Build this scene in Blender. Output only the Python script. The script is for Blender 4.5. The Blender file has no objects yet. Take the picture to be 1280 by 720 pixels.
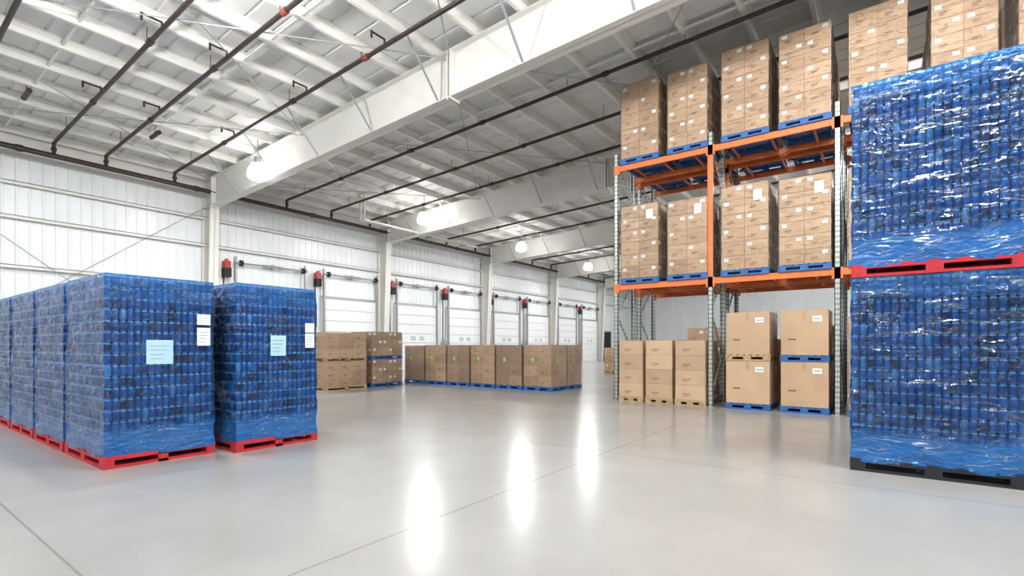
import bpy, math, random
from mathutils import Vector, noise
random.seed(7)
S=bpy.context.scene
COL=S.collection

# ------------------------------------------------------------------ materials
def newmat(name):
    m=bpy.data.materials.new(name); m.use_nodes=True
    nt=m.node_tree; b=nt.nodes['Principled BSDF']; return m,nt,b
def plain(name,col,rough=.5,metal=0.,var=.08,scale=6.,bump=0.,spec=.5,emit=None,es=0):
    m,nt,b=newmat(name); L=nt.links
    tc=nt.nodes.new('ShaderNodeTexCoord'); n=nt.nodes.new('ShaderNodeTexNoise')
    n.inputs['Scale'].default_value=scale; n.inputs['Detail'].default_value=5
    L.new(tc.outputs['Object'],n.inputs['Vector'])
    r=nt.nodes.new('ShaderNodeValToRGB')
    r.color_ramp.elements[0].position=.3; r.color_ramp.elements[1].position=.7
    r.color_ramp.elements[0].color=[c*(1-var) for c in col]+[1]
    r.color_ramp.elements[1].color=[min(1,c*(1+var)) for c in col]+[1]
    L.new(n.outputs['Fac'],r.inputs['Fac']); L.new(r.outputs['Color'],b.inputs['Base Color'])
    b.inputs['Roughness'].default_value=rough; b.inputs['Metallic'].default_value=metal
    b.inputs['Specular IOR Level'].default_value=spec
    if bump:
        bp=nt.nodes.new('ShaderNodeBump'); bp.inputs['Strength'].default_value=bump
        bp.inputs['Distance'].default_value=.02
        L.new(n.outputs['Fac'],bp.inputs['Height']); L.new(bp.outputs['Normal'],b.inputs['Normal'])
    if emit:
        b.inputs['Emission Color'].default_value=(*emit,1); b.inputs['Emission Strength'].default_value=es
    return m
def math_(nt,op,a,b=None):
    n=nt.nodes.new('ShaderNodeMath'); n.operation=op
    for i,v in enumerate((a,b)):
        if v is None: continue
        if isinstance(v,(int,float)): n.inputs[i].default_value=v
        else: nt.links.new(v,n.inputs[i])
    return n.outputs[0]

M={}
M['white']=plain('white_painted_steel',(.69,.68,.64),.4,0,.03,2)
M['wall']=plain('white_metal_panel',(.78,.81,.83),.33,.0,.03,1.2,.05)
M['deck']=plain('roof_insulation',(.70,.70,.69),.5,0,.06,1.5,.25)
M['purlin']=plain('purlin_steel',(.78,.77,.73),.45,0,.04,2)
M['darkpipe']=plain('dark_pipe',(.045,.030,.031),.4,.3,.2)
M['rust']=plain('red_coupling',(.22,.045,.02),.5,0,.2)
M['grey']=plain('galvanised_steel',(.38,.39,.40),.4,.5,.1,12)
M['orange']=plain('orange_beam',(.72,.165,.035),.45,0,.12,5)
M['red']=plain('red_pallet_paint',(.50,.02,.03),.55,0,.2,9)
M['blue']=plain('blue_pallet_paint',(.025,.12,.36),.6,0,.25,9)
M['black']=plain('black_pallet_plastic',(.012,.014,.02),.5,0,.2,9)
M['wood']=plain('pallet_wood',(.45,.31,.17),.7,0,.25,14,.2)
M['paper']=plain('label_paper',(.80,.83,.84),.6,0,.03)
M['bluepaper']=plain('pallet_tag_paper',(.42,.68,.84),.6,0,.04)
M['green']=plain('green_sticker',(.34,.58,.14),.6,0,.04)
M['ink']=plain('print_ink',(.18,.125,.085),.7,0,.1)
M['tape']=plain('packing_tape',(.50,.34,.19),.25,0,.08)
M['core']=plain('dark_filler_core',(.004,.008,.02),.7,0,.2)
M['redop']=plain('red_door_operator',(.42,.03,.03),.45,0,.1)
M['yellow']=plain('yellow_paint',(.8,.52,.03),.5,0,.1)
M['dark']=plain('dark_opening',(.02,.02,.022),.8,0,.2)
M['door']=plain('dock_door_panel',(.79,.81,.82),.35,0,.02,2)
M['lens']=plain('lamp_lens',(1,1,1),.3,0,0,1,emit=(1,.99,.97),es=34)
M['alu']=plain('lamp_housing',(.5,.5,.5),.35,.6,.05)
M['glass']=plain('door_window_glass',(.5,.57,.61),.1,0,.03)

def cardboard(name,c0,c1,rough=.55):
    m,nt,b=newmat(name); L=nt.links
    at=nt.nodes.new('ShaderNodeAttribute'); at.attribute_name='rnd'
    r=nt.nodes.new('ShaderNodeValToRGB')
    r.color_ramp.elements[0].color=(*c0,1); r.color_ramp.elements[1].color=(*c1,1)
    L.new(at.outputs['Fac'],r.inputs['Fac'])
    tc=nt.nodes.new('ShaderNodeTexCoord'); n=nt.nodes.new('ShaderNodeTexNoise'); n.inputs['Scale'].default_value=3
    n.inputs['Detail'].default_value=6
    L.new(tc.outputs['Object'],n.inputs['Vector'])
    mx=nt.nodes.new('ShaderNodeMix'); mx.data_type='RGBA'; mx.blend_type='MULTIPLY'; mx.inputs['Factor'].default_value=.25
    r2=nt.nodes.new('ShaderNodeValToRGB'); r2.color_ramp.elements[0].color=(.6,.6,.6,1); r2.color_ramp.elements[0].position=.3
    r2.color_ramp.elements[1].position=.65
    L.new(n.outputs['Fac'],r2.inputs['Fac'])
    L.new(r.outputs['Color'],mx.inputs['A']); L.new(r2.outputs['Color'],mx.inputs['B'])
    L.new(mx.outputs['Result'],b.inputs['Base Color']); b.inputs['Roughness'].default_value=rough
    return m
M['card']=cardboard('cardboard',(.48,.325,.205),(.62,.435,.285))
M['cardlight']=cardboard('cardboard_light',(.53,.36,.22),(.62,.435,.275))
M['carddark']=cardboard('cardboard_dark',(.38,.255,.17),(.52,.355,.24))

def film(name,tint,base,fac,band,fw,gr,glintcol,foldk):
    m,nt,b=newmat(name); L=nt.links
    out=nt.nodes['Material Output']
    tc=nt.nodes.new('ShaderNodeTexCoord')
    mp=nt.nodes.new('ShaderNodeMapping'); mp.inputs['Scale'].default_value=(1.3,1.3,2.8); mp.inputs['Rotation'].default_value=(.45,.35,0)
    L.new(tc.outputs['Object'],mp.inputs['Vector'])
    n=nt.nodes.new('ShaderNodeTexNoise'); n.inputs['Scale'].default_value=4; n.inputs['Detail'].default_value=4
    n.inputs['Distortion'].default_value=1.6
    L.new(mp.outputs['Vector'],n.inputs['Vector'])
    # long thin creases; their bright reflection streaks are painted into the colour
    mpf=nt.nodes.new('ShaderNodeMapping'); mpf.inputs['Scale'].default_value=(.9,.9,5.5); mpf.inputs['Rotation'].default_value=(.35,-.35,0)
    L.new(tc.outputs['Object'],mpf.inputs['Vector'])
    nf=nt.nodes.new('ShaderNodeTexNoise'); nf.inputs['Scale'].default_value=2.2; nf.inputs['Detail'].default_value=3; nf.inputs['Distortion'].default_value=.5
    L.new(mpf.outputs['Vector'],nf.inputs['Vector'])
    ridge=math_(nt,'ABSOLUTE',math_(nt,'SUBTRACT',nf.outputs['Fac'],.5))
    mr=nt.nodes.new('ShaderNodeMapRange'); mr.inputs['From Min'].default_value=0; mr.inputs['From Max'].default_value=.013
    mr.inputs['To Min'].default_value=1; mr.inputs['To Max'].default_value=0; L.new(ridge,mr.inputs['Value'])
    fold_glint=mr.outputs[0]
    h=math_(nt,'ADD',n.outputs['Fac'],math_(nt,'MULTIPLY',fold_glint,.25))
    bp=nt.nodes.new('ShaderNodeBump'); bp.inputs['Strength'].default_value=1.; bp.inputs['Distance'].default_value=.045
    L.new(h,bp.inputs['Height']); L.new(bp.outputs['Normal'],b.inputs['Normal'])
    cm=nt.nodes.new('ShaderNodeMix'); cm.data_type='RGBA'; L.new(fold_glint,cm.inputs['Factor']); cm.inputs['A'].default_value=(*base,1); cm.inputs['B'].default_value=(*glintcol,1)
    L.new(cm.outputs['Result'],b.inputs['Base Color']); b.inputs['Roughness'].default_value=.3
    b.inputs['Specular IOR Level'].default_value=.3
    t=nt.nodes.new('ShaderNodeBsdfTransparent'); t.inputs['Color'].default_value=(*tint,1)
    mx=nt.nodes.new('ShaderNodeMixShader')
    sp=nt.nodes.new('ShaderNodeSeparateXYZ'); L.new(tc.outputs['Object'],sp.inputs[0])
    zz=math_(nt,'ADD',math_(nt,'MULTIPLY',sp.outputs['Z'],1/2.2),math_(nt,'MULTIPLY',n.outputs['Fac'],.05))
    r=nt.nodes.new('ShaderNodeValToRGB'); e=r.color_ramp.elements
    e[0].position=0; e[0].color=(1,1,1,1); e[1].position=.20; e[1].color=(.75,.75,.75,1)
    for p,v in ((.235,.05),(.86,.0),(.885,.38),(1.,.42)):
        x=e.new(p); x.color=(v,v,v,1)
    L.new(zz,r.inputs['Fac'])
    f=math_(nt,'ADD',math_(nt,'MULTIPLY',r.outputs['Color'],band),math_(nt,'ADD',math_(nt,'MULTIPLY',fold_glint,foldk),fac))
    L.new(f,mx.inputs['Fac']); L.new(t.outputs[0],mx.inputs[1]); L.new(b.outputs[0],mx.inputs[2])
    g=nt.nodes.new('ShaderNodeBsdfGlossy'); g.inputs['Roughness'].default_value=gr; L.new(bp.outputs['Normal'],g.inputs['Normal'])
    fr=nt.nodes.new('ShaderNodeFresnel'); fr.inputs['IOR'].default_value=1.45; L.new(bp.outputs['Normal'],fr.inputs['Normal'])
    m2=nt.nodes.new('ShaderNodeMixShader'); L.new(math_(nt,'MULTIPLY',fr.outputs[0],fw),m2.inputs['Fac'])
    L.new(mx.outputs[0],m2.inputs[1]); L.new(g.outputs[0],m2.inputs[2])
    L.new(m2.outputs[0],out.inputs['Surface'])
    return m
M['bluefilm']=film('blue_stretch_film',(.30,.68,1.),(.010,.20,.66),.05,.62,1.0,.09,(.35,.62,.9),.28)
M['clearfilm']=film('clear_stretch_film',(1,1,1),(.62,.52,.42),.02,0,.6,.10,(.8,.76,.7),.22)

def canmat():
    m,nt,b=newmat('aluminium_can'); L=nt.links
    a=nt.nodes.new('ShaderNodeAttribute'); a.attribute_name='rnd'
    v=nt.nodes.new('ShaderNodeAttribute'); v.attribute_name='vv'
    r=nt.nodes.new('ShaderNodeValToRGB'); r.color_ramp.interpolation='CONSTANT'
    e=r.color_ramp.elements; e[0].color=(.05,.22,.50,1); e[1].position=.35; e[1].color=(.035,.14,.36,1)
    for p,c in ((.6,(.07,.28,.58)),(.80,(.015,.03,.08)),(.88,(.20,.09,.18)),(.93,(.45,.58,.75))):
        x=e.new(p); x.color=(*c,1)
    L.new(a.outputs['Fac'],r.inputs['Fac'])
    r2=nt.nodes.new('ShaderNodeValToRGB'); r2.color_ramp.interpolation='CONSTANT'
    e=r2.color_ramp.elements; e[0].color=(.6,.6,.6,1); e[1].position=.08; e[1].color=(0,0,0,1)
    x=e.new(.80); x.color=(1,1,1,1)
    L.new(v.outputs['Fac'],r2.inputs['Fac'])
    mx=nt.nodes.new('ShaderNodeMix'); mx.data_type='RGBA'
    L.new(r2.outputs['Color'],mx.inputs['Factor']); L.new(r.outputs['Color'],mx.inputs['A']); mx.inputs['B'].default_value=(.85,.93,.99,1)
    L.new(mx.outputs['Result'],b.inputs['Base Color'])
    b.inputs['Metallic'].default_value=.3; b.inputs['Roughness'].default_value=.16
    return m
M['can']=canmat()

def floormat():
    m,nt,b=newmat('polished_concrete'); L=nt.links
    tc=nt.nodes.new('ShaderNodeTexCoord')
    n=nt.nodes.new('ShaderNodeTexNoise'); n.inputs['Scale'].default_value=.7; n.inputs['Detail'].default_value=7; n.inputs['Roughness'].default_value=.62
    L.new(tc.outputs['Object'],n.inputs['Vector'])
    r=nt.nodes.new('ShaderNodeValToRGB'); e=r.color_ramp.elements
    e[0].position=.25; e[0].color=(.315,.311,.298,1); e[1].position=.75; e[1].color=(.40,.396,.382,1)
    L.new(n.outputs['Fac'],r.inputs['Fac'])
    n3=nt.nodes.new('ShaderNodeTexNoise'); n3.inputs['Scale'].default_value=40; n3.inputs['Detail'].default_value=4
    L.new(tc.outputs['Object'],n3.inputs['Vector'])
    sp=nt.nodes.new('ShaderNodeSeparateXYZ'); L.new(tc.outputs['Object'],sp.inputs[0])
    def joint(o,off):
        wob=math_(nt,'MULTIPLY',math_(nt,'SUBTRACT',n3.outputs['Fac'],.5),.012)
        x=math_(nt,'ADD',math_(nt,'ADD',o,wob),-off+502.5)
        x=math_(nt,'MODULO',x,5.0)
        x=math_(nt,'ABSOLUTE',math_(nt,'SUBTRACT',x,2.5))
        return math_(nt,'LESS_THAN',x,.008)
    j=math_(nt,'MAXIMUM',joint(sp.outputs['X'],-2.8),joint(sp.outputs['Y'],.89))
    mx=nt.nodes.new('ShaderNodeMix'); mx.data_type='RGBA'
    L.new(math_(nt,'MULTIPLY',j,.5),mx.inputs['Factor']); L.new(r.outputs['Color'],mx.inputs['A']); mx.inputs['B'].default_value=(.12,.11,.10,1)
    L.new(mx.outputs['Result'],b.inputs['Base Color'])
    b.inputs['Roughness'].default_value=.22
    b.inputs['Specular IOR Level'].default_value=.55
    return m
M['floor']=floormat()

def postmat():
    m,nt,b=newmat('perforated_upright'); L=nt.links
    tc=nt.nodes.new('ShaderNodeTexCoord'); sp=nt.nodes.new('ShaderNodeSeparateXYZ'); L.new(tc.outputs['Object'],sp.inputs[0])
    z=math_(nt,'ABSOLUTE',math_(nt,'SUBTRACT',math_(nt,'FRACT',math_(nt,'MULTIPLY',sp.outputs['Z'],1/.1)),.5))
    k=math_(nt,'LESS_THAN',z,.16)
    mx=nt.nodes.new('ShaderNodeMix'); mx.data_type='RGBA'; L.new(math_(nt,'MULTIPLY',k,.55),mx.inputs['Factor'])
    mx.inputs['A'].default_value=(.42,.47,.44,1); mx.inputs['B'].default_value=(.05,.05,.05,1)
    L.new(mx.outputs['Result'],b.inputs['Base Color']); b.inputs['Metallic'].default_value=.3; b.inputs['Roughness'].default_value=.4
    return m
M['post']=postmat()

# ------------------------------------------------------------------ mesh builder
class MB:
    def __init__(s): s.v=[];s.f=[];s.m=[];s.r=[];s.mats=[]
    def mi(s,k):
        if k not in s.mats: s.mats.append(k)
        return s.mats.index(k)
    def add(s,vs,fs,k,rnd=0.5):
        o=len(s.v); s.v+=vs; s.r+=[rnd]*len(vs); i=s.mi(k)
        for f in fs: s.f.append([o+a for a in f]); s.m.append(i)
    def box(s,x0,x1,y0,y1,z0,z1,k,rnd=.5):
        vs=[(x,y,z) for x in(x0,x1) for y in(y0,y1) for z in(z0,z1)]
        s.add(vs,[(0,1,3,2),(4,6,7,5),(0,4,5,1),(2,3,7,6),(0,2,6,4),(1,5,7,3)],k,rnd)
    def hexa(s,b,t,k):
        s.add(list(b)+list(t),[(3,2,1,0),(4,5,6,7),(0,1,5,4),(1,2,6,5),(2,3,7,6),(3,0,4,7)],k)
    def bar(s,p0,p1,w,h,k):
        p0=Vector(p0);p1=Vector(p1);d=(p1-p0).normalized()
        up=Vector((0,0,1)) if abs(d.z)<.9 else Vector((0,1,0))
        a=d.cross(up).normalized()*w/2; u=a.cross(d).normalized()*h/2
        s.hexa([tuple(p0-a-u),tuple(p0+a-u),tuple(p0+a+u),tuple(p0-a+u)],[tuple(p1-a-u),tuple(p1+a-u),tuple(p1+a+u),tuple(p1-a+u)],k)
    def cyl(s,p0,p1,r0,k,n=10,r1=None):
        if r1 is None:r1=r0
        p0=Vector(p0);p1=Vector(p1);d=(p1-p0).normalized()
        up=Vector((0,0,1)) if abs(d.z)<.9 else Vector((0,1,0))
        a=d.cross(up).normalized(); u=a.cross(d).normalized()
        vs=[]
        for p,r in((p0,r0),(p1,r1)):
            for i in range(n):
                t=2*math.pi*i/n; vs.append(tuple(p+a*r*math.cos(t)+u*r*math.sin(t)))
        fs=[(i,(i+1)%n,n+(i+1)%n,n+i) for i in range(n)]+[tuple(range(n))[::-1],tuple(range(n,2*n))]
        s.add(vs,fs,k)
    def mesh(s,name,smooth=False):
        me=bpy.data.meshes.new(name); me.from_pydata(s.v,[],s.f)
        for k in s.mats: me.materials.append(M[k])
        me.polygons.foreach_set('material_index',s.m)
        a=me.attributes.new('rnd','FLOAT','POINT'); a.data.foreach_set('value',s.r)
        if smooth: me.polygons.foreach_set('use_smooth',[True]*len(s.f))
        me.update(); return me
    def obj(s,name,loc=(0,0,0),parent=None,smooth=False,rot=0):
        return put(s.mesh(name,smooth),name,loc,parent,rot)
def put(me,name,loc=(0,0,0),parent=None,rot=0):
    o=bpy.data.objects.new(name,me); COL.objects.link(o); o.location=loc; o.rotation_euler[2]=rot
    if parent: o.parent=parent
    return o
def empty(name,loc,rot=0):
    o=bpy.data.objects.new(name,None); o.empty_display_size=.2; COL.objects.link(o); o.location=loc; o.rotation_euler[2]=rot; return o

# ------------------------------------------------------------------ room
XW,XE,YS,YN=-20.6,12.0,-8.0,50.0
def zr(x): return 8.3+.045*(x+7.9)
b=MB(); b.box(XW-.2,XE+.2,YS-.2,YN+.2,-.2,0,'floor'); b.obj('floor')
b=MB(); vs=[];fs=[]
y=YS; prof=[]
while y<YN:
    prof+=[(y,0),(y+.52,0),(y+.54,.03),(y+.58,.03)]; y+=.6
prof.append((YN,0))
for (yy,dz) in prof:
    vs+=[(XW,yy,zr(XW)+dz),(XE,yy,zr(XE)+dz)]
fs=[(2*i,2*i+1,2*i+3,2*i+2) for i in range(len(prof)-1)]
b.add(vs,fs,'deck'); b.box(XW,XE,YS,YN,10.2,10.3,'deck')
b.obj('ceiling')
def ribwall(name,axis,c,a0,a1,sgn,ztop):
    b=MB(); prof=[]; a=a0
    while a<a1-.01:
        prof+=[(a,0),(a+.22,0),(a+.24,.022),(a+.28,.022),(a+.30,0)]; a+=.3
    vs=[]
    for (t,dd) in prof:
        for z in(0,ztop):
            vs.append((c+sgn*dd,t,z) if axis=='x' else (t,c+sgn*dd,z))
    fs=[(2*i,2*i+1,2*i+3,2*i+2) for i in range(len(prof)-1)]
    b.add(vs,fs,'wall')
    if axis=='x': b.box(min(c-sgn*.1,c-sgn*.02),max(c-sgn*.1,c-sgn*.02),a0,a1,0,ztop,'wall')
    else: b.box(a0,a1,min(c-sgn*.1,c-sgn*.02),max(c-sgn*.1,c-sgn*.02),0,ztop,'wall')
    return b
b=ribwall('w','x',XW,YS,YN,1,7.72)
for z in(5.15,6.15): b.box(XW+.03,XW+.2,YS,YN,z,z+.02,'white'); b.box(XW+.18,XW+.2,YS,YN,z-.08,z+.02,'white')
b.box(XW+.03,XW+.2,FR0-.0 if False else YS,8.4,2.3,2.32,'white'); b.box(XW+.18,XW+.2,YS,8.4,2.22,2.32,'white')
b.box(XW+.03,XW+.2,YS,8.4,3.7,3.72,'white'); b.box(XW+.18,XW+.2,YS,8.4,3.62,3.72,'white')
b.box(XW+.03,XW+.10,YS,YN,6.9,7.7,'white')
b.obj('wall_left')
b=ribwall('w','y',YN,XW,XE,-1,9.1); b.obj('wall_far')
b=ribwall('w','x',XE,YS,YN,-1,9.1); b.obj('wall_right')
b=ribwall('w','y',YS,XW,XE,1,9.1); b.obj('wall_near')
b=MB(); b.box(XW+.04,XW+.08,YS,YN,0,.15,'grey'); b.obj('baseboard_left')

FR=[.35+8.17*k for k in range(-1,7)]
b=MB(); x=XW+.3
while x<XE:
    z=zr(x)
    b.box(x,x+.012,YS,YN,z-.21,z-.005,'purlin'); b.box(x-.08,x,YS,YN,z-.222,z-.21,'purlin'); b.box(x,x+.08,YS,YN,z-.016,z-.004,'purlin')
    b.box(x-.08,x-.07,YS,YN,z-.21,z-.185,'purlin')
    x+=1.2
for fy in FR:
    for dy in(2.7,5.4):
        b.bar((XW,fy+dy,zr(XW)-.15),(XE,fy+dy,zr(XE)-.15),.05,.05,'purlin')
b.obj('roof_purlins')
def zb(x): return 6.99+.042*(x+7.93)
for fy in FR:
    b=MB(); x0,x1=XW+.1,XE
    def zt(x): return zr(x)-.23
    t=.012; fw=.16
    b.hexa([(x0,fy-t,zb(x0)),(x1,fy-t,zb(x1)),(x1,fy+t,zb(x1)),(x0,fy+t,zb(x0))],[(x0,fy-t,zt(x0)),(x1,fy-t,zt(x1)),(x1,fy+t,zt(x1)),(x0,fy+t,zt(x0))],'white')
    for f,dz in((zb,0),(zt,-.02)):
        b.hexa([(x0,fy-fw,f(x0)+dz),(x1,fy-fw,f(x1)+dz),(x1,fy+fw,f(x1)+dz),(x0,fy+fw,f(x0)+dz)],[(x0,fy-fw,f(x0)+dz+.02),(x1,fy-fw,f(x1)+dz+.02),(x1,fy+fw,f(x1)+dz+.02),(x0,fy+fw,f(x0)+dz+.02)],'white')
    for sx in(-19.75,-7.95,-7.87,3.):
        b.box(sx,sx+.025,fy-fw-.01,fy+fw+.01,zb(sx)-.05,zt(sx),'white')
    xb0,xb1,xt1=XW+.12,XW+.52,XW+.78
    zc=zb(xt1)
    b.hexa([(xb0,fy-t,0),(xb1,fy-t,0),(xb1,fy+t,0),(xb0,fy+t,0)],[(xb0,fy-t,zc),(xt1,fy-t,zc),(xt1,fy+t,zc),(xb0,fy+t,zc)],'white')
    b.hexa([(xb1-.02,fy-fw,0),(xb1,fy-fw,0),(xb1,fy+fw,0),(xb1-.02,fy+fw,0)],[(xt1-.02,fy-fw,zc),(xt1,fy-fw,zc),(xt1,fy+fw,zc),(xt1-.02,fy+fw,zc)],'white')
    b.box(xb0-.02,xb0,fy-fw,fy+fw,0,zc+.8,'white'); b.box(xb0-.05,xb1+.06,fy-fw-.05,fy+fw+.05,0,.03,'grey')
    x=XW+.3
    i=0
    while x<XE:
        if i%2==0 and i>0:
            for sg in(-1,1): b.bar((x+.02,fy+sg*fw*.5,zb(x)+.02),(x+.02,fy+sg*1.05,zr(x)-.2),.055,.012,'grey')
        x+=1.2;i+=1
    b.obj('steel_frame')
b=MB()
def rod(p,q,r=.014): b.cyl(p,q,r,'grey',6)
for k in(0,1,3):
    y0,y1=FR[k+1],FR[k+2]
    for (xa,xb) in((-20,-14),(-14,-8),(-8,-2)):
        rod((xa,y0,zr(xa)-.35),(xb,y1,zr(xb)-.35)); rod((xb,y0,zr(xb)-.35),(xa,y1,zr(xa)-.35))
b.obj('roof_rod_bracing')
b=MB()
rod((XW+.3,FR[1],.2),(XW+.3,FR[2],6.6)); rod((XW+.3,FR[2],.2),(XW+.3,FR[1],6.6))
rod((XW+.3,FR[0],3.2),(XW+.3,FR[1],6.6)); b.obj('wall_rod_bracing')

# sprinkler pipes
def zp(x): return 7.36+.045*(x+19.9)
PY=[-3.,-.5,2.1,4.03,5.28,7.2,11.3,13.4,15.5,18.6,20.8,23.3,27,29.5,32,35,38,41,45]
for i,py in enumerate(PY):
    b=MB()
    b.cyl((-19.8,py,zp(-19.8)),(XE-.1,py,zp(XE)),.048,'darkpipe',10)
    b.cyl((-19.8,py,7.06),(-19.8,py,zp(-19.8)+.03),.048,'darkpipe',10)
    b.cyl((-19.8,py,7.15),(-19.8,py,7.22),.07,'darkpipe',10)
    x=-18.5
    while x<XE-1:
        b.cyl((x,py,zp(x)),(x,py,zr(x)-.02),.008,'darkpipe',5)
        x+=3.
    for x in(-16.2,-12.4,-9.4,-5.5,-1.):
        b.cyl((x,py,zp(x)),(x+.14,py,zp(x)+.006),.068,'rust' if (x==-9.4 and py in(5.28,7.2)) else 'darkpipe',10)
        if py<8:
            b.cyl((x+.7,py,zp(x)+.04),(x+.7,py,zp(x)+.18),.022,'darkpipe',7); b.cyl((x+.7,py,zp(x)+.18),(x+.7,py-.35,zp(x)+.18),.022,'darkpipe',7)
            b.cyl((x+.7,py-.35,zp(x)+.2),(x+.7,py-.35,zp(x)+.05),.025,'darkpipe',7)
    b.obj('sprinkler_pipe',smooth=False)
b=MB(); b.cyl((-19.8,YS+.1,6.98),(-19.8,YN-.2,6.98),.08,'darkpipe',12)
for k in range(12):
    y=YS+2+k*4.6; b.cyl((-19.8,y,6.98),(-19.8,y+.16,6.98),.1,'darkpipe',12); b.bar((-19.8,y,6.98),(XW+.12,y,7.1),.03,.03,'darkpipe')
b.obj('sprinkler_main_pipe')
b=MB()
for dx in(0,.25): b.cyl((-18+dx,13.6,6.72),(-18+dx,21,6.72),.05,'white',8)
b.cyl((-18,13.6,6.7),(-18,13.6,7.8),.05,'white',8); b.cyl((-17.75,13.6,6.7),(-17.75,13.6,7.8),.05,'white',8)
for y in(15,17.5,20.): b.box(-18.1,-17.65,y,y+.04,6.62,6.67,'grey'); b.cyl((-17.87,y,6.67),(-17.87,y,7.7),.01,'grey',5)
b.obj('ceiling_conduit')
for (x,y) in((-17.,2.95),(-17.2,5.75)):
    b=MB(); z=zr(x)-.35; b.cyl((x-.3,y,z),(x+.3,y,z+.02),.06,'darkpipe',10); b.cyl((x,y,z),(x,y,zr(x)),.01,'darkpipe',5); b.obj('ceiling_heater_tube')

# dock doors
def dock_door(y0,n):
    W,H=2.9,3.5
    e=empty('door_%d'%n,(XW+.06,y0,0))
    b=MB()
    nz=7; ph=H/nz
    for i in range(nz):
        b.box(.03,.08,.03,W-.03,i*ph+.010,(i+1)*ph-.010,'door')
        for j in range(4):
            c=.2+j*(W-.4)/4
            if i==3 and j in(1,2): b.box(.075,.09,c+.15,c+.5,i*ph+.14,i*ph+.36,'glass')
    b.box(.0,.03,0,W,0,H,'grey'); b.obj('panel',parent=e)
    b=MB()
    for yy in(-.07,W+.0):
        b.box(.06,.18,yy,yy+.07,0,4.85,'grey'); b.box(.03,.07,yy-.06,yy+.13,0,H,'white')
    b.box(.03,.07,-.12,W+.12,H,H+.12,'grey'); b.cyl((.2,-.1,4.6),(.2,W+.1,4.6),.035,'grey',8)
    for yy in(.1,W-.15): b.cyl((.2,yy,4.6),(.2,yy+.1,4.6),.12,'dark',12)
    b.cyl((.2,W*.35,4.6),(.2,W*.65,4.6),.06,'grey',10); b.box(.03,.2,W/2-.05,W/2+.05,4.5,4.7,'grey')
    b.box(.05,.10,-.47,-.44,1.7,4.0,'dark'); b.box(.05,.22,-.5,-.3,1.3,1.7,'grey')
    b.obj('tracks',parent=e)
    b=MB(); b.box(.05,.28,-.5,-.28,4.35,4.62,'redop'); b.box(.05,.30,-.52,-.26,4.0,4.35,'dark'); b.cyl((.2,-.4,4.62),(.2,-.4,4.69),.07,'redop',10)
    b.obj('operator',parent=e)
n=1
for k in range(2,6):
    for dy in(1.05,4.95):
        dock_door(FR[k]+dy,n); n+=1
e=MB(); yd=FR[6]+1.0
e.box(XW+.04,XW+.08,yd,yd+1.6,0,2.6,'dark'); e.box(XW+.04,XW+.12,yd-.1,yd,0,2.7,'grey'); e.box(XW+.04,XW+.12,yd+1.6,yd+1.7,0,2.7,'grey');e.box(XW+.04,XW+.12,yd-.1,yd+1.7,2.6,2.7,'grey')
e.obj('door_%d'%n)

# ------------------------------------------------------------------ pallets
def pallet_into(b,w,d,k,z=0,h=.13):
    for i in range(7):
        x=-w/2+i*(w-.1)/6; b.box(x,x+.1,-d/2,d/2,z+h-.02,z+h,k)
    for xx in(-w/2,w/2-.08): b.box(xx,xx+.08,-d/2+.1,d/2-.1,z+h-.045,z+h-.02,k); b.box(xx,xx+.08,-d/2+.1,d/2-.1,z,z+.03,k)
    for yy in(-d/2,-.05,d/2-.1):
        b.box(-w/2,w/2,yy,yy+.1,z+h-.045,z+h-.02,k); b.box(-w/2,w/2,yy,yy+.1,z,z+.03,k)
        for xx in(-w/2,-.07,w/2-.14): b.box(xx,xx+.14,yy,yy+.1,z+.03,z+h-.045,k)

# ------------------------------------------------------------------ can stacks
def can_mesh(nx,ny,nz,pitch,ch,z0):
    N=12; R=pitch*.475
    rings=[(0,.66,0),(.08,1,.09),(.76,1,.78),(.90,.70,.90),(.93,.76,.95),(.95,.72,1)]
    V=[];F=[];Rn=[];Vv=[]
    cs=[(math.cos(2*math.pi*i/N),math.sin(2*math.pi*i/N)) for i in range(N)]
    def can(cx,cy,cz,rv):
        o=len(V)
        for(zz,rr,vv) in rings:
            for(c,s) in cs: V.append((cx+R*rr*c,cy+R*rr*s,cz+zz*ch)); Rn.append(rv); Vv.append(vv)
        q=len(rings)-1
        for k in range(q):
            for i in range(N):
                j=(i+1)%N; F.append((o+k*N+i,o+k*N+j,o+(k+1)*N+j,o+(k+1)*N+i))
        F.append([o+q*N+i for i in range(N)])
    for k in range(nz):
        jx=random.uniform(-.003,.003); jy=random.uniform(-.003,.003)
        for i in range(nx):
            for j in range(ny):
                if 0<i<nx-1 and 0<j<ny-1 and k<nz-1: continue
                can((i-(nx-1)/2)*pitch+jx+random.uniform(-.001,.001),(j-(ny-1)/2)*pitch+jy+random.uniform(-.001,.001),z0+k*ch,random.random())
    me=bpy.data.meshes.new('cans'); me.from_pydata(V,[],F); me.materials.append(M['can'])
    a=me.attributes.new('rnd','FLOAT','POINT'); a.data.foreach_set('value',Rn)
    a=me.attributes.new('vv','FLOAT','POINT'); a.data.foreach_set('value',Vv)
    me.polygons.foreach_set('use_smooth',[len(f)==4 for f in F]); me.update(); return me
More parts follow.
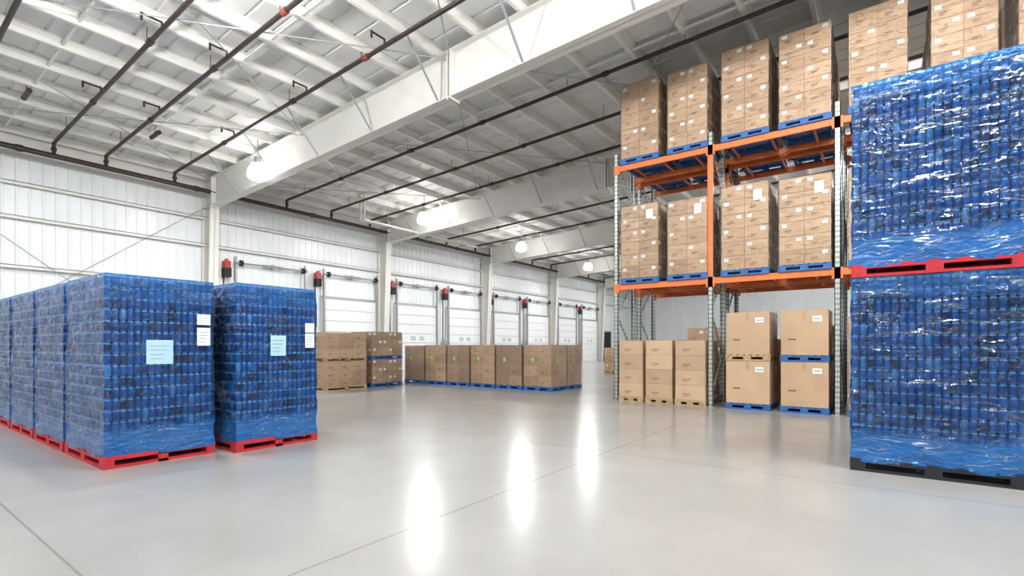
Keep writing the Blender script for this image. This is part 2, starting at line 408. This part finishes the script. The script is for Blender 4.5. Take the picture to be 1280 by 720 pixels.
def film_mesh(w,d,z0,z1,mat,amp=.008,seed=0):
    me_v=[];me_f=[]
    st=.05
    def face(fn,nu,nv):
        o=len(me_v)
        for i in range(nu+1):
            for j in range(nv+1): me_v.append(fn(i/nu,j/nv))
        for i in range(nu):
            for j in range(nv):
                a=o+i*(nv+1)+j; me_f.append((a,a+nv+1,a+nv+2,a+1))
    def dn(p,nrm):
        q=Vector((p[0]*2.5+p[2]*1.5+seed,p[1]*2.5-p[2]*1.5,p[2]*5)); n=noise.noise(q)+.5*noise.noise(q*2.7)
        e=max(0,min(1,.5+n))*amp*2
        return (p[0]+nrm[0]*e,p[1]+nrm[1]*e,p[2]+nrm[2]*e)
    H=z1-z0; nu=int(w/st); nd=int(d/st); nz=int(H/st)
    def nn(p):
        v=Vector((p[0]/(w/2),p[1]/(d/2),0)); v=Vector((v.x**5,v.y**5,0))
        if v.length<1e-4: v=Vector((0,0,1))
        return v.normalized()
    face(lambda u,v:dn((-w/2+w*u,-d/2,z0+H*v),nn((-w/2+w*u,-d/2,0))),nu,nz)
    face(lambda u,v:dn((w/2-w*u,d/2,z0+H*v),nn((w/2-w*u,d/2,0))),nu,nz)
    face(lambda u,v:dn((w/2,-d/2+d*u,z0+H*v),nn((w/2,-d/2+d*u,0))),nd,nz)
    face(lambda u,v:dn((-w/2,d/2-d*u,z0+H*v),nn((-w/2,d/2-d*u,0))),nd,nz)
    face(lambda u,v:(-w/2+w*u,-d/2+d*v,z1),nu,nd)
    me=bpy.data.meshes.new('film'); me.from_pydata(me_v,[],me_f); me.materials.append(M[mat])
    me.polygons.foreach_set('use_smooth',[True]*len(me_f)); me.update(); return me
P=.0685; NZ=16
def mk_type(nx,ny,CH):
    w=nx*P;d=ny*P;z0=.145
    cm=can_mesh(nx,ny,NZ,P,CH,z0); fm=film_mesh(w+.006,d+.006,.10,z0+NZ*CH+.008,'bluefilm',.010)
    b=MB(); b.box(-w/2+P*.95,w/2-P*.95,-d/2+P*.95,d/2-P*.95,z0,z0+(NZ-1)*CH,'core')  # near-black filler box, its colour standing in for shade between the cans
    return (cm,fm,b.mesh('filler_box'),w,d)
TA=mk_type(21,16,.1245); TC=mk_type(20,16,.1205)
def can_stack(T,x,y,z,pk,rot=0,labels=()):
    e=empty('shrink_wrapped_can_pallet',(x,y,z),rot)
    put(T[0],'cans',parent=e); put(T[1],'stretch_film',parent=e); put(T[2],'dark_filler',parent=e)
    b=MB(); pallet_into(b,T[3]+.03,T[4]+.04,pk,0,.135); b.obj('pallet',parent=e)
    if labels:
        b=MB()
        for(yy,zz,w,h,k) in labels:
            xf=T[3]/2+.024; b.box(xf,xf+.003,yy-w/2,yy+w/2,zz-h/2,zz+h/2,k)
            for q in range(4): b.box(xf+.003,xf+.004,yy-w*.38,yy+w*(.1+.08*q),zz-h*.3+q*h*.18,zz-h*.3+q*h*.18+h*.035,'grey')
        b.obj('labels',parent=e)
WA,DA=TA[3],TA[4]
for i in range(5):
    lab=[(-.04,1.275,.27,.28,'bluepaper'),(.43,1.67,.15,.13,'paper'),(.43,1.46,.15,.22,'paper')] if i==0 else ()
    can_stack(TA,-6.79-WA/2-i*1.56,1.80+DA/2,0,'red',0,lab)
for i in range(3):
    lab=[(-.02,1.35,.21,.27,'bluepaper'),(.44,1.60,.14,.13,'paper'),(.44,1.42,.14,.2,'paper')] if i==0 else ()
    can_stack(TA,-6.54-WA/2-i*1.56,3.07+DA/2,0,'red',0,lab)
can_stack(TC,-.25+TC[3]/2,6.62+TC[4]/2,0,'black')
can_stack(TC,-.24+TC[3]/2,6.62+TC[4]/2,2.087,'red')

# ------------------------------------------------------------------ carton stacks
def decal(b,side,w,d,u,z,dw,dh,k,off=.004):
    if side==0: b.box(u-dw/2,u+dw/2,-d/2-off-.001,-d/2-off+.003,z-dh/2,z+dh/2,k)
    if side==1: b.box(w/2+off-.003,w/2+off+.001,u-dw/2,u+dw/2,z-dh/2,z+dh/2,k)
    if side==2: b.box(u-dw/2,u+dw/2,d/2+off-.003,d/2+off+.001,z-dh/2,z+dh/2,k)
    if side==3: b.box(-w/2-off-.001,-w/2-off+.003,u-dw/2,u+dw/2,z-dh/2,z+dh/2,k)
def cartons(b,w,d,z0,h,nx,ny,nz,k,labels=True,prints=True):
    cw,cd,chh=w/nx,d/ny,h/nz
    for i in range(nx):
        for j in range(ny):
            for l in range(nz):
                g=random.uniform(.002,.006)
                b.box(-w/2+i*cw+g,-w/2+(i+1)*cw-g,-d/2+j*cd+g,-d/2+(j+1)*cd-g,z0+l*chh+.001,z0+(l+1)*chh-.005,k,random.random())
    b.box(-w/2+.02,w/2-.02,-d/2+.02,d/2-.02,z0,z0+h-.02,'carddark')
    for l in range(nz):
        zc=z0+(l+.5)*chh
        for side in range(4):
            n_=nx if side in(0,2) else ny; L_=w if side in(0,2) else d; c_=L_/n_
            for i in range(n_):
                u=-L_/2+(i+.5)*c_
                if labels and random.random()<.85: decal(b,side,w,d,u+c_*.28*(1 if (l+i)%2 else -1),zc+chh*.22,min(.095,c_*.32),min(.07,chh*.28),'paper')
                if prints:
                    decal(b,side,w,d,u-c_*.12,zc-chh*.12,c_*.26,min(.014,chh*.06),'ink',.002)
                    decal(b,side,w,d,u-c_*.16,zc-chh*.24,c_*.16,min(.008,chh*.04),'ink',.002)
def stack(name,x,y,z,w,d,h,grid,pk='blue',k='card',wrap=True,tiers=1,labels=True,prints=True,extra=None,rot=0,tape=False,bigtag=False):
    e=empty(name,(x,y,z),rot); b=MB(); ph=.13; z0=0
    th=h/tiers
    for t in range(tiers):
        kk=pk if isinstance(pk,str) else pk[t]
        pallet_into(b,w+.02,d+.02,kk,z0,ph)
        cartons(b,w,d,z0+ph,th-ph,grid[0],grid[1],grid[2],k,labels,prints)
        if tape:
            for s in range(4):
                L_=w if s in(0,2) else d
                decal(b,s,w,d,0,z0+th-.09,.06,.17,'tape',.001)
                decal(b,s,w,d,L_*.27,z0+ph+(th-ph)*.8,.16,.11,'paper')
                decal(b,s,w,d,L_*.27,z0+ph+(th-ph)*.8,.12,.015,'ink',.006)
                decal(b,s,w,d,-L_*.25,z0+ph+(th-ph)*.35,.14,.03,'ink',-.001)
        if extra:
            for s in range(4): decal(b,s,w,d,(-.15 if s!=1 else -.1),z0+th*.68,.10,.13,extra,.02)
        if bigtag:
            for s in range(2): decal(b,s,w,d,(w if s==0 else d)*.28,z0+th*.86,.16,.22,'paper',.018)
        z0+=th
    b.obj('cartons_and_pallet',parent=e)
    if wrap:
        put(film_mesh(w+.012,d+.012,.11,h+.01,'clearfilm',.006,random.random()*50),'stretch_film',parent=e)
    return e

RX=[-5.24,-3.01,-.66,1.67,4.0]
L1,L2=2.84,5.74
def rack(Y0,Y1):
    e=empty('pallet_rack',(0,0,0)); H=6.05
    b=MB(); pw=.05
    for x in RX:
        for y,sg in((Y0,1),(Y1,-1)):
            b.box(x-pw,x+pw,min(y,y+sg*.012),max(y,y+sg*.012),0,H,'post')
            b.box(x-pw,x-pw+.012,min(y,y+sg*.085),max(y,y+sg*.085),0,H,'post'); b.box(x+pw-.012,x+pw,min(y,y+sg*.085),max(y,y+sg*.085),0,H,'post')
            b.box(x-.09,x+.09,min(y-sg*.04,y+sg*.12),max(y-sg*.04,y+sg*.12),0,.012,'grey')
    b.obj('uprights',parent=e)
    b=MB()
    for x in RX:
        z=.2;up=True
        b.bar((x,Y0+.05,z),(x,Y1-.05,z),.035,.035,'post')
        while z<H-1:
            b.bar((x,Y0+.05 if up else Y1-.05,z),(x,Y1-.05 if up else Y0+.05,z+.95),.035,.035,'post'); z+=.95; up=not up
        b.bar((x,Y0+.05,H-.2),(x,Y1-.05,H-.2),.035,.035,'post')
    b.obj('braces',parent=e)
    b=MB()
    for i in range(len(RX)-1):
        xa,xb=RX[i]+.052,RX[i+1]-.052
        for z in(L1,L2):
            for y in(Y0,Y1-.05):
                b.box(xa,xb,y,y+.05,z-.13,z-.035,'orange')
                yi0,yi1=(y,y+.03) if y==Y0 else (y+.02,y+.05)
                b.box(xa,xb,yi0,yi1,z-.035,z,'orange')
                for xx in(xa-.0,xb-.04): b.box(xx,xx+.04,y-.012,y+.062,z-.2,z+.02,'orange')
                for xx in(xa-.1,xb+.004): b.box(xx,xx+.096,y-.012,y-.001,z-.2,z+.02,'orange') if y==Y0 else None
            for q in range(3):
                xx=xa+.35+q*(xb-xa-.7)/2
                b.box(xx-.02,xx+.02,Y0+.05,Y1-.05,z-.08,z-.036,'orange')
    b.obj('beams',parent=e)
    b=MB(); b.box(RX[1]-.056,RX[1]+.056,Y0-.008,Y0-.001,L1+.03,L2-.2,'orange'); b.obj('post_sleeve',parent=e)
rack(11.5,12.6); rack(12.95,14.05)
SX=[(-5.09,-4.17),(-3.95,-3.07),(-2.77,-1.85),(-1.66,-.76),(-.48,.40),(.72,1.58),(1.82,2.7),(2.95,3.85)]
for Yc in(12.03,13.5):
    for lv,z in((1,L1),(2,L2)):
        for i,(a,c) in enumerate(SX):
            h=(1.90,1.84,1.95,1.9,1.9,1.86,1.9,1.9)[i]-(.0 if lv==2 else .03)-(.0 if Yc<13 else .1*(i%3))
            k='card' if i not in(2,3) or lv==2 else 'cardlight'
            g=(2,3,(5,6,5,6,6,7,5,6)[(i+lv)%8])
            stack('carton_pallet_stack',(a+c)/2,Yc,z,c-a,1.14,h,g,'blue',k,Yc<13,bigtag=(lv==1))
for a,c in((-5.13,-4.53),(-4.46,-3.83),(-3.76,-3.1)):
    stack('carton_pallet_stack',(a+c)/2,11.98,0,c-a,1.1,1.47,(1,2,4),'wood','card',False,1,False,True)
for a,c in((-2.68,-1.83),(-1.63,-.80)):
    stack('large_carton_stack',(a+c)/2,11.98,0,c-a,1.0,2.06,(1,1,1),('blue','wood') if a<-2 else ('blue','blue'),'cardlight',False,2,False,False,tape=True)
for i,(a,c) in enumerate(SX[4:]): stack('carton_pallet_stack',(a+c)/2,12.03,0,c-a,1.1,1.9,(2,3,5),'blue','card',True)
for i,(a,c) in enumerate(SX): stack('carton_pallet_stack',(a+c)/2,13.5,0,c-a,1.1,1.5+.3*(i%2),(2,3,4),'wood','card' if i%2 else 'cardlight',False)

# floor groups
stack('carton_pallet_stack',-13.65,9.35,0,1.2,1.45,1.74,(2,3,3),'wood','card',True,2,False)
stack('carton_pallet_stack',-15.05,9.35,0,1.2,1.4,1.72,(2,3,3),'wood','carddark',True,2,False)
stack('carton_pallet_stack',-13.75,11.05,0,1.1,1.25,1.80,(2,3,3),'blue','carddark',True,2,True)
for i in range(6):
    for j in range(2):
        h=1.37-.02*(i%2)
        stack('carton_pallet_stack',-7.72-.5-i*1.055,12.5+.45+j*.95,0,.98,.88,h,(2,2,4),'blue','carddark' if i%2 else 'card',True,1,False,True,'green')
stack('carton_pallet_stack',-10.5,22.8,0,.7,.7,1.25,(1,1,3),'wood','card',False)
b=MB(); b.cyl((-11.6,24.5,0),(-11.6,24.5,.45),.11,'yellow',14); b.cyl((-11.6,24.5,0),(-11.6,24.5,.02),.16,'dark',14); b.cyl((-11.6,24.5,.45),(-11.6,24.5,.5),.11,'yellow',14,.04); b.obj('yellow_bollard')

# ------------------------------------------------------------------ lamps
def lamp(x,y,z,p,kind='POINT'):
    e=empty('high_bay_light',(x,y,z)); b=MB()
    b.cyl((0,0,.30),(0,0,.50),.10,'alu',16); b.cyl((0,0,.28),(0,0,.30),.18,'alu',20)
    b.cyl((0,0,.50),(0,0,zr(x)-z),.012,'grey',6); b.obj('housing',parent=e)
    b=MB(); prev=(.16,.28)
    for (r,zz) in((.24,.16),(.29,.02),(.30,-.08),(.27,-.15),(.18,-.20),(.04,-.22)):
        b.cyl((0,0,prev[1]),(0,0,zz),prev[0],'lens',24,r); prev=(r,zz)
    b.obj('lens',parent=e)
    l=bpy.data.lights.new('lamp_bulb',kind); l.energy=p; l.color=(1,.99,.98)
    if kind=='AREA': l.shape='DISK'; l.size=.5
    else: l.shadow_soft_size=.12
    o=bpy.data.objects.new('lamp_bulb',l); COL.objects.link(o); o.parent=e; o.location=(0,0,-.36)
PW=430
for (x,y,z,p) in((-15.,-.8,6.8,170),(-15.6,7.95,6.7,240),(-16.1,15.5,6.87,250),(-16.1,22.9,6.8,260),(-16.1,30.8,6.7,260),(-16.1,39,6.7,260)): lamp(x,y,z,p,'AREA')
for (x,y) in((-9,-3),(-8.5,3.),(-3,-1),(-1.5,4.6),(5,2.),(6.3,7),(.8,6.3)): lamp(x,y,7.4,PW*1.3)  # unseen lamps, added above the view to brighten stack faces and ceiling
for y in(19.2,29.5,41): lamp(2,y,7.4,PW*2)
lamp(-8,36,7.2,PW)

w=bpy.data.worlds.new('world'); S.world=w; w.use_nodes=True
w.node_tree.nodes['Background'].inputs[0].default_value=(.8,.85,.9,1); w.node_tree.nodes['Background'].inputs[1].default_value=.3

cam=bpy.data.cameras.new('camera'); co=bpy.data.objects.new('camera',cam); COL.objects.link(co)
co.location=(0,0,1.35); co.rotation_euler=(math.radians(90),0,math.radians(36.18))
cam.sensor_width=36; cam.lens=629/1280*36; cam.shift_y=72/1280; cam.clip_end=200
S.camera=co
S.view_settings.view_transform='Standard'; S.view_settings.look='None'; S.view_settings.exposure=.06
